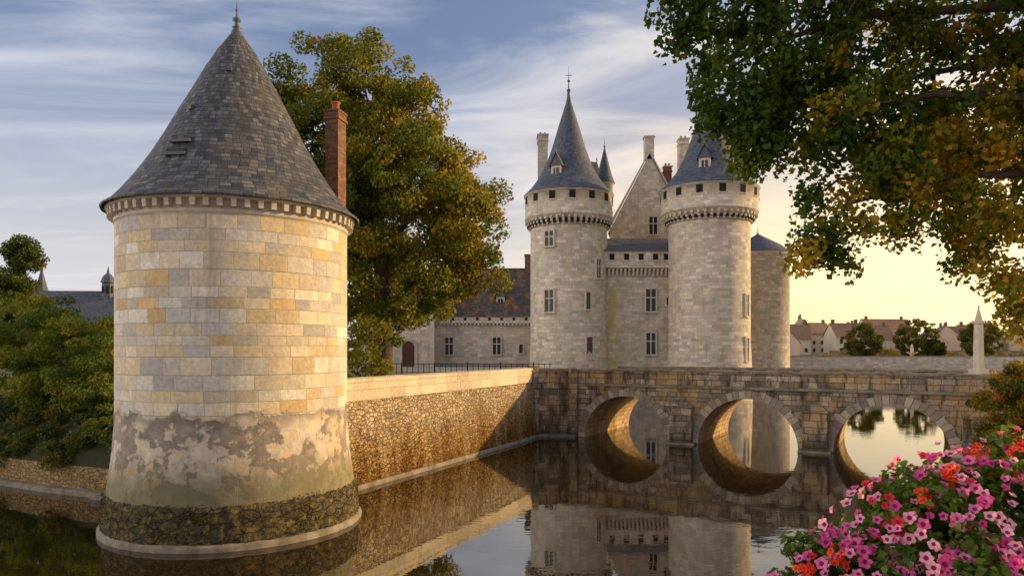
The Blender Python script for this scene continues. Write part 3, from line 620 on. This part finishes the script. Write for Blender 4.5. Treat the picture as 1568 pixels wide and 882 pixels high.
tree_trunk(gt,(-6.8,37,3.1),(-6.8,37,15),.5,[(.3,(-3,36.3,9.5),.2),(.4,(-9.8,36.5,11),.22),(.5,(-3.4,36.5,14),.2),(.6,(-9.5,36.8,16.5),.2),(.7,(-5.2,36,17),.16),(.8,(-7.5,36.5,18.5),.14),(.35,(-7,39,12),.2)])
ot=empty('overhanging_lime_tree')
ob=[(2.35,10,9.8,.45),(3.0,10,9.4,.6),(2.72,10,8.55,.40),(2.95,10.1,8.15,.32),(3.4,10,7.82,.32),(3.8,10,9.2,.8),(3.3,10,8.35,.42),(4.1,9.8,8.3,.75),(5.,10.3,8.9,1.1),(5.0,10,7.9,.75),(4.12,10,7.15,.30),(4.2,10,6.45,.28),(4.7,10,6.95,.40),(3.98,10,6.0,.2),(4.5,10.,6.2,.2),(5.6,10,7.45,.55),(6.1,10.5,8.5,1.1),(6.75,10,7.2,.7),(6.55,10,6.3,.36),(7.1,10,6.0,.4),(5.4,10,6.95,.26),(7.6,10,8.4,1.3),(8.4,10,7,1.),(8.5,9,10,2.),(6,9.5,10.6,1.6),(4,9.5,10.8,1.2),(2.6,10.5,10.8,.7),(9.5,10,9,2.),(8,8,11.5,2.),(7.4,10.2,5.5,.3),(6.9,11,8.,1.)]
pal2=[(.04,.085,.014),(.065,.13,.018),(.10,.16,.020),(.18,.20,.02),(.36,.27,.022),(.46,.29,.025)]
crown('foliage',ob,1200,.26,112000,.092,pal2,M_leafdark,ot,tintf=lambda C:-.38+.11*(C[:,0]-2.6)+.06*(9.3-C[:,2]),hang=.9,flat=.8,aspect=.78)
tree_trunk(ot,(9.8,9.6,3.3),(9.3,9.6,11.5),.42,[(.35,(6.9,10,6.6),.08),(.45,(4.6,10,7.),.09),(.55,(4.2,10,8.2),.10),(.62,(5.4,10.2,8.8),.11),(.72,(2.8,10,9.),.10),(.8,(2.4,10,10.2),.11),(.9,(6,9.5,11),.12),(.3,(7.6,10,6.),.08)])
b=MB()
for (s,e) in [((4.8,10,7.2),(4.1,10,6.0)),((4.9,10,7.4),(4.2,10,7.1)),((6.9,10,6.9),(6.5,10,6.0)),((5.6,10,7.8),(5.2,10,6.9)),((4.2,10,8.4),(3.1,10,8.)),((3.5,10,9.2),(2.6,10,8.4))]:
    s=Vector(s);e=Vector(e); b.tube([s,s.lerp(e,.5)+Vector((0,0,.12)),e],[.035,.02,.007],6)
b.build('hanging_twigs',[M_bark],ot)
gp=[(.06,.10,.015),(.12,.17,.02),(.24,.25,.025),(.38,.31,.03)]
lt=empty('locust_tree')
crown('foliage',[(-21.5,32.6,5.3,2.2,2,1.4),(-18.8,32,5.2,1.8,1.6,1.3),(-16.2,30.5,4.9,1.4,1.3,1.2),(-24.5,34,5.8,2.4,2,1.7),(-20.5,31.2,3.9,1.8,1.2,1.),(-17.5,29.8,3.5,1.6,1,1.),(-15.2,29.2,4.1,1.2,1,1.2),(-22.5,35,6.6,1.0,1.,1.),(-19.,30.2,3.2,1.8,1.,1.),(-16.,28.6,2.9,1.3,.9,.9)],380,.55,60000,.12,gp,M_leaf,lt,flat=.5)
tree_trunk(lt,(-19.,33,2.6),(-19,33,5.5),.2,[(.4,(-21.5,33,5.5),.1),(.5,(-16.5,31,5.),.1),(.5,(-24,34,6),.1)])
st=empty('poplar_tree')
crown('foliage',[(-31.,45,8.2,1.7,1.6,1.5),(-30.9,45,9.8,1.25,1.2,1.2),(-30.7,45,11.1,.85,.8,.9),(-31.4,45,6.6,2.2,2.,1.6),(-29.9,45,10.3,.6,.6,.5)],200,.5,26000,.16,[(.05,.08,.018),(.09,.12,.022),(.16,.17,.025)],M_leaf,st,inner=.35)
tree_trunk(st,(-31,45,3),(-31,45,10.5),.2,[(.5,(-32.2,45,8.4),.06),(.6,(-29.8,45,9.2),.06)])
bk=empty('bank_shrubs')
bb=[]
for i in range(64):
    f=(i+rng.random())/64; x=-25+12.*f; tz=rng.random()
    yo=np.interp(x,[-40,-27,-19.3,-16,-13.4,-9],[35.2,30.6,27.1,25.4,24.3,23.2]); yi=yo+5.0
    bb.append((x,yo+.4+(yi-yo)*tz,1.05+2.1*tz**.8,.95,.75,.6))
crown('foliage',bb,800,.42,84000,.12,[(.03,.045,.010),(.06,.085,.014),(.11,.13,.018),(.20,.14,.025)],M_leaf,bk,flat=.6)
bd=empty('background_trees')
crown('foliage',[(-48,75,6,5,3,3),(-40,70,5.5,4,3,2.6),(-57,80,7,5,3,3),(-33,66,5.5,4,3,2.5),(-27,62,5.8,3.2,3,2.8),(-20,60,5.5,3,3,2.5),(-16,58,6,2.2,2,3)],300,1.,26000,.28,[(.055,.08,.016),(.11,.13,.02),(.2,.18,.03)],M_leaf,bd)
for i,(x,y,r) in enumerate([(60.5,124,2.9),(71,126,3.3),(83.5,128,3.2),(77,131,1.6)]):
    e=empty('round_park_tree')
    crown('foliage',[(x,y,3.6+r,r,r,r*.95)],170,.55,14000,.26,[(.07,.09,.016),(.12,.13,.02),(.22,.17,.025)],M_leaf,e,inner=.15)
    tree_trunk(e,(x,y,3.1),(x,y,3.6+r),.22,[])
e=empty('distant_treeline')
crown('foliage',[(95+i*13,330+random.uniform(-20,30),7,9,5,random.uniform(3,6)) for i in range(16)]+[(-260+i*16,330,7,11,5,random.uniform(3,6)) for i in range(26)],420,2.4,26000,.8,[(.07,.075,.02),(.12,.11,.03),(.19,.14,.04)],M_leaf,e)
e=empty('far_hedges')
crown('foliage',[(66+i*4.5,150+random.uniform(-8,8),3.9,2.4,1.2,random.uniform(.5,1.4)) for i in range(22)],240,.6,14000,.25,[(.08,.085,.02),(.15,.13,.025),(.26,.18,.035)],M_leaf,e)
rs=empty('flowering_shrub')
crown('foliage',[(20.5,29.2,2.7,1.5,1.3,1.25),(20.9,29.,3.6,1.1,1.,.9),(20.,28.6,1.7,1.2,1.,.9)],170,.3,26000,.11,[(.06,.09,.014),(.15,.16,.02),(.34,.25,.025),(.5,.2,.04)],M_leaf,rs)
tree_trunk(rs,(21.2,29.4,1.),(20.8,29.2,3.),.1,[])
# ================================================================== OBELISK + FOUNTAIN
b=MB(); x,y=22.6,34.8
b.box((x,y,3.6),(.8,.8,.5),.3,0); b.box((x,y,3.95),(.6,.6,.22),.3,0); b.box((x,y,5.15),(.34,.34,2.2),.3,0,.8); b.box((x,y,6.3),(.38,.38,.08),.3,0); b.box((x,y,6.68),(.26,.26,.7),.3,0,.12)
b.revolve(x,y,[(.02,7.0),(.06,7.07),(.02,7.14)],10,0); b.build('stone_obelisk',[M_trim])
b=MB(); x,y=64.,115.
b.revolve(x,y,[(1.6,3.2),(1.6,3.7),(1.4,3.7),(1.4,3.4)],24,0); b.revolve(x,y,[(.4,3.3),(.25,4.2),(.8,4.5),(.85,4.6),(.2,4.6),(.25,5.1),(.15,5.4),(.2,5.6),(.02,5.9)],16,0); b.build('garden_fountain',[M_render])
# ================================================================== FLOWERS
fp=empty('petunia_planter')
b=MB(); b.box((2.25,2.75,3.68),(2.5,.62,.5),0,0); b.box((2.25,2.75,3.94),(2.6,.7,.06),0,0)
for k in(-1,1): b.box((2.25+k*.9,2.75,3.38),(.2,.5,.16),0,0)
b.build('trough',[M_ledge],fp)
mound=[(2.15,2.8,4.02,.85,.52,.60),(1.72,2.75,4.0,.52,.45,.50),(1.38,2.7,3.95,.38,.36,.34),(2.7,2.9,4.05,.6,.5,.62),(1.75,2.45,3.95,.5,.3,.37)]
crown('petunia_leaves',mound,1000,.08,76000,.034,[(.05,.095,.014),(.10,.17,.024),(.18,.23,.035)],M_leaf,fp,inner=.2)
V=[];Cc=[]
def flower(p,nrm,r,c1,c2,petals=5,depth=.45):
    n=Vector(nrm).normalized(); t=n.cross(Vector((.2,.3,.9))).normalized(); u=n.cross(t); K=petals*4
    ph=random.random()*6
    ring=[];ring2=[]
    for k in range(K):
        a=2*math.pi*k/K+ph; m=.86+.14*math.cos(petals*(a-ph))+random.uniform(-.03,.03)
        ring.append(Vector(p)+(t*math.cos(a)+u*math.sin(a))*r*m+n*r*(.14*math.cos(2*a)+random.uniform(-.1,.1)))
        ring2.append(Vector(p)+(t*math.cos(a)+u*math.sin(a))*r*.35-n*r*depth*.45)
    cc=Vector(p)-n*r*depth*1.4
    for k in range(K):
        k2=(k+1)%K; V.extend([ring2[k],ring2[k2],ring[k2],ring[k]]); g=random.uniform(.85,1.12)*(0.86 if k%4==2 else 1); Cc.append([x*g for x in c1])
        V.extend([cc,cc,ring2[k2],ring2[k]]); Cc.append(c2)
pinks=[(.85,.24,.52),(.78,.13,.40),(.90,.42,.62),(.70,.08,.35),(.88,.32,.54),(.92,.50,.62)]
for k in range(1500):
    mnd=mound[random.choices([0,1,2,3,4],[3.2,2.6,1.5,1.8,1.6])[0]]
    while True:
        d=Vector((random.gauss(0,1),random.gauss(-.7,1),random.gauss(.3,1))).normalized()
        if d.z>-.35 and d.y<.5: break
    q=random.uniform(1.05,1.16)
    p=Vector((mnd[0]+d.x*mnd[3]*q,mnd[1]+d.y*mnd[4]*q,mnd[2]+d.z*mnd[5]*q))
    n=d+Vector((random.uniform(-.7,.7),-.5+random.uniform(-.4,.4),random.uniform(-.5,.5)))
    c=random.choice(pinks)
    if random.random()<.10: c=(.75,.04,.04)
    flower(p,n,random.uniform(.015,.028),c,(.35,.03,.15))
for (gx_,gy_,gz_) in [(1.62,2.65,4.54),(1.78,2.75,4.60),(1.50,2.6,4.46),(1.90,2.7,4.61),(1.18,2.6,4.26),(1.06,2.6,4.20),(2.0,2.8,4.65),(1.45,2.3,4.12),(1.85,2.3,4.2),(1.30,2.55,4.05)]:
    for k in range(18):
        d=Vector((random.gauss(0,1),random.gauss(0,1),random.gauss(.2,1))).normalized()
        flower(Vector((gx_,gy_,gz_))+d*random.uniform(.015,.045),d+Vector((0,-.4,0)),random.uniform(.010,.017),random.choice([(.85,.07,.03),(.75,.03,.02),(.88,.14,.05)]),(.5,.03,.02),5,.1)
quads_obj('petunia_blooms',np.array([[v.x,v.y,v.z] for v in V]),np.array([list(c)[:3] for c in Cc]),M_petal,fp)
b=MB()
for (x,y,z) in [(1.18,2.6,4.22),(1.06,2.6,4.16),(1.62,2.65,4.48),(1.9,2.7,4.55)]:
    b.tube([(x+.12,y+.05,z-.2),(x+.06,y,z-.1),(x,y,z+.02)],[.005,.004,.003],5)
b.build('stems',[plain('stem_green',(.07,.11,.03))],fp)
# ================================================================== LIGHT, SKY, CAMERA
SAZ,SEL=R(76),R(16)
sd=Vector((math.sin(SAZ)*math.cos(SEL),math.cos(SAZ)*math.cos(SEL),math.sin(SEL)))
ld=bpy.data.lights.new('sun','SUN'); ld.energy=5.0; ld.angle=R(.6); ld.color=(1.,.67,.28)
lo=bpy.data.objects.new('sun',ld); scene.collection.objects.link(lo); lo.rotation_euler=(-sd).to_track_quat('-Z','Y').to_euler(); lo.location=(60,60,40)
w=bpy.data.worlds.new('World'); scene.world=w; w.use_nodes=True; t=NT(w.node_tree); bg=w.node_tree.nodes['Background']
sky=t.n('ShaderNodeTexSky',sky_type='NISHITA',sun_disc=False,sun_elevation=SEL,sun_rotation=SAZ,altitude=50,air_density=1.1,dust_density=3.,ozone_density=3.)
dirv=t.n('ShaderNodeTexCoord').outputs['Generated']; sp=t.n('ShaderNodeSeparateXYZ',{0:dirv})
zp=t.m('MAXIMUM',sp.outputs[2],0.)
zc=t.m('ADD',zp,.12)
pv=t.xyz(t.m('DIVIDE',sp.outputs[0],zc),t.m('DIVIDE',sp.outputs[1],zc),0.)
pv=t.n('ShaderNodeMapping',{'Vector':pv,'Rotation':(0,0,R(28)),'Scale':(.6,1.5,1)}).outputs[0]
nd=t.n('ShaderNodeTexNoise',{'Vector':pv,'Scale':1.0,'Detail':9.,'Roughness':.56,'Distortion':1.1}).outputs[0]
cm=t.ss(nd,.40,.68,.08,.78)
dots=t.n('ShaderNodeVectorMath',{0:dirv,1:tuple(sd)},operation='DOT_PRODUCT').outputs['Value']
ccol=t.mix(t.ss(dots,.1,.9),(5.6,5.7,6.4),(8.5,7.2,5.4))
skc=t.mix(1.,sky.outputs[0],(.98,.94,1.08),'MULTIPLY')
back_fill=t.ss(dots,-.38,-.75,0.,.92)  # added bright sky area opposite the sun, fill light for shaded fronts
c=t.mix(cm,skc,ccol)
# low sunset haze: pale all round the horizon, golden towards the sun
hz=t.ss(zp,0.,.40,.85,0.)
hcol=t.ramp(t.ss(dots,-.25,.95),[(0,(.46,.44,.45)),(.40,(.56,.50,.43)),(.7,(.90,.64,.32)),(1,(1.,.78,.42))])
hcol=t.n('ShaderNodeVectorMath',{0:hcol,3:13.},operation='SCALE').outputs[0]
c=t.mix(hz,c,hcol)
c=t.mix(back_fill,c,(21.,18.6,16.5))
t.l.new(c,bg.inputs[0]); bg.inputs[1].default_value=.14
cam=bpy.data.cameras.new('camera'); co=bpy.data.objects.new('camera',cam); scene.collection.objects.link(co); scene.camera=co
co.location=(0,0,5); co.rotation_euler=(R(90),0,0); cam.sensor_width=36; cam.lens=25.26; cam.shift_y=.06; cam.clip_start=.05; cam.clip_end=9000
scene.view_settings.view_transform='Standard'; scene.view_settings.look='None'; scene.view_settings.exposure=0
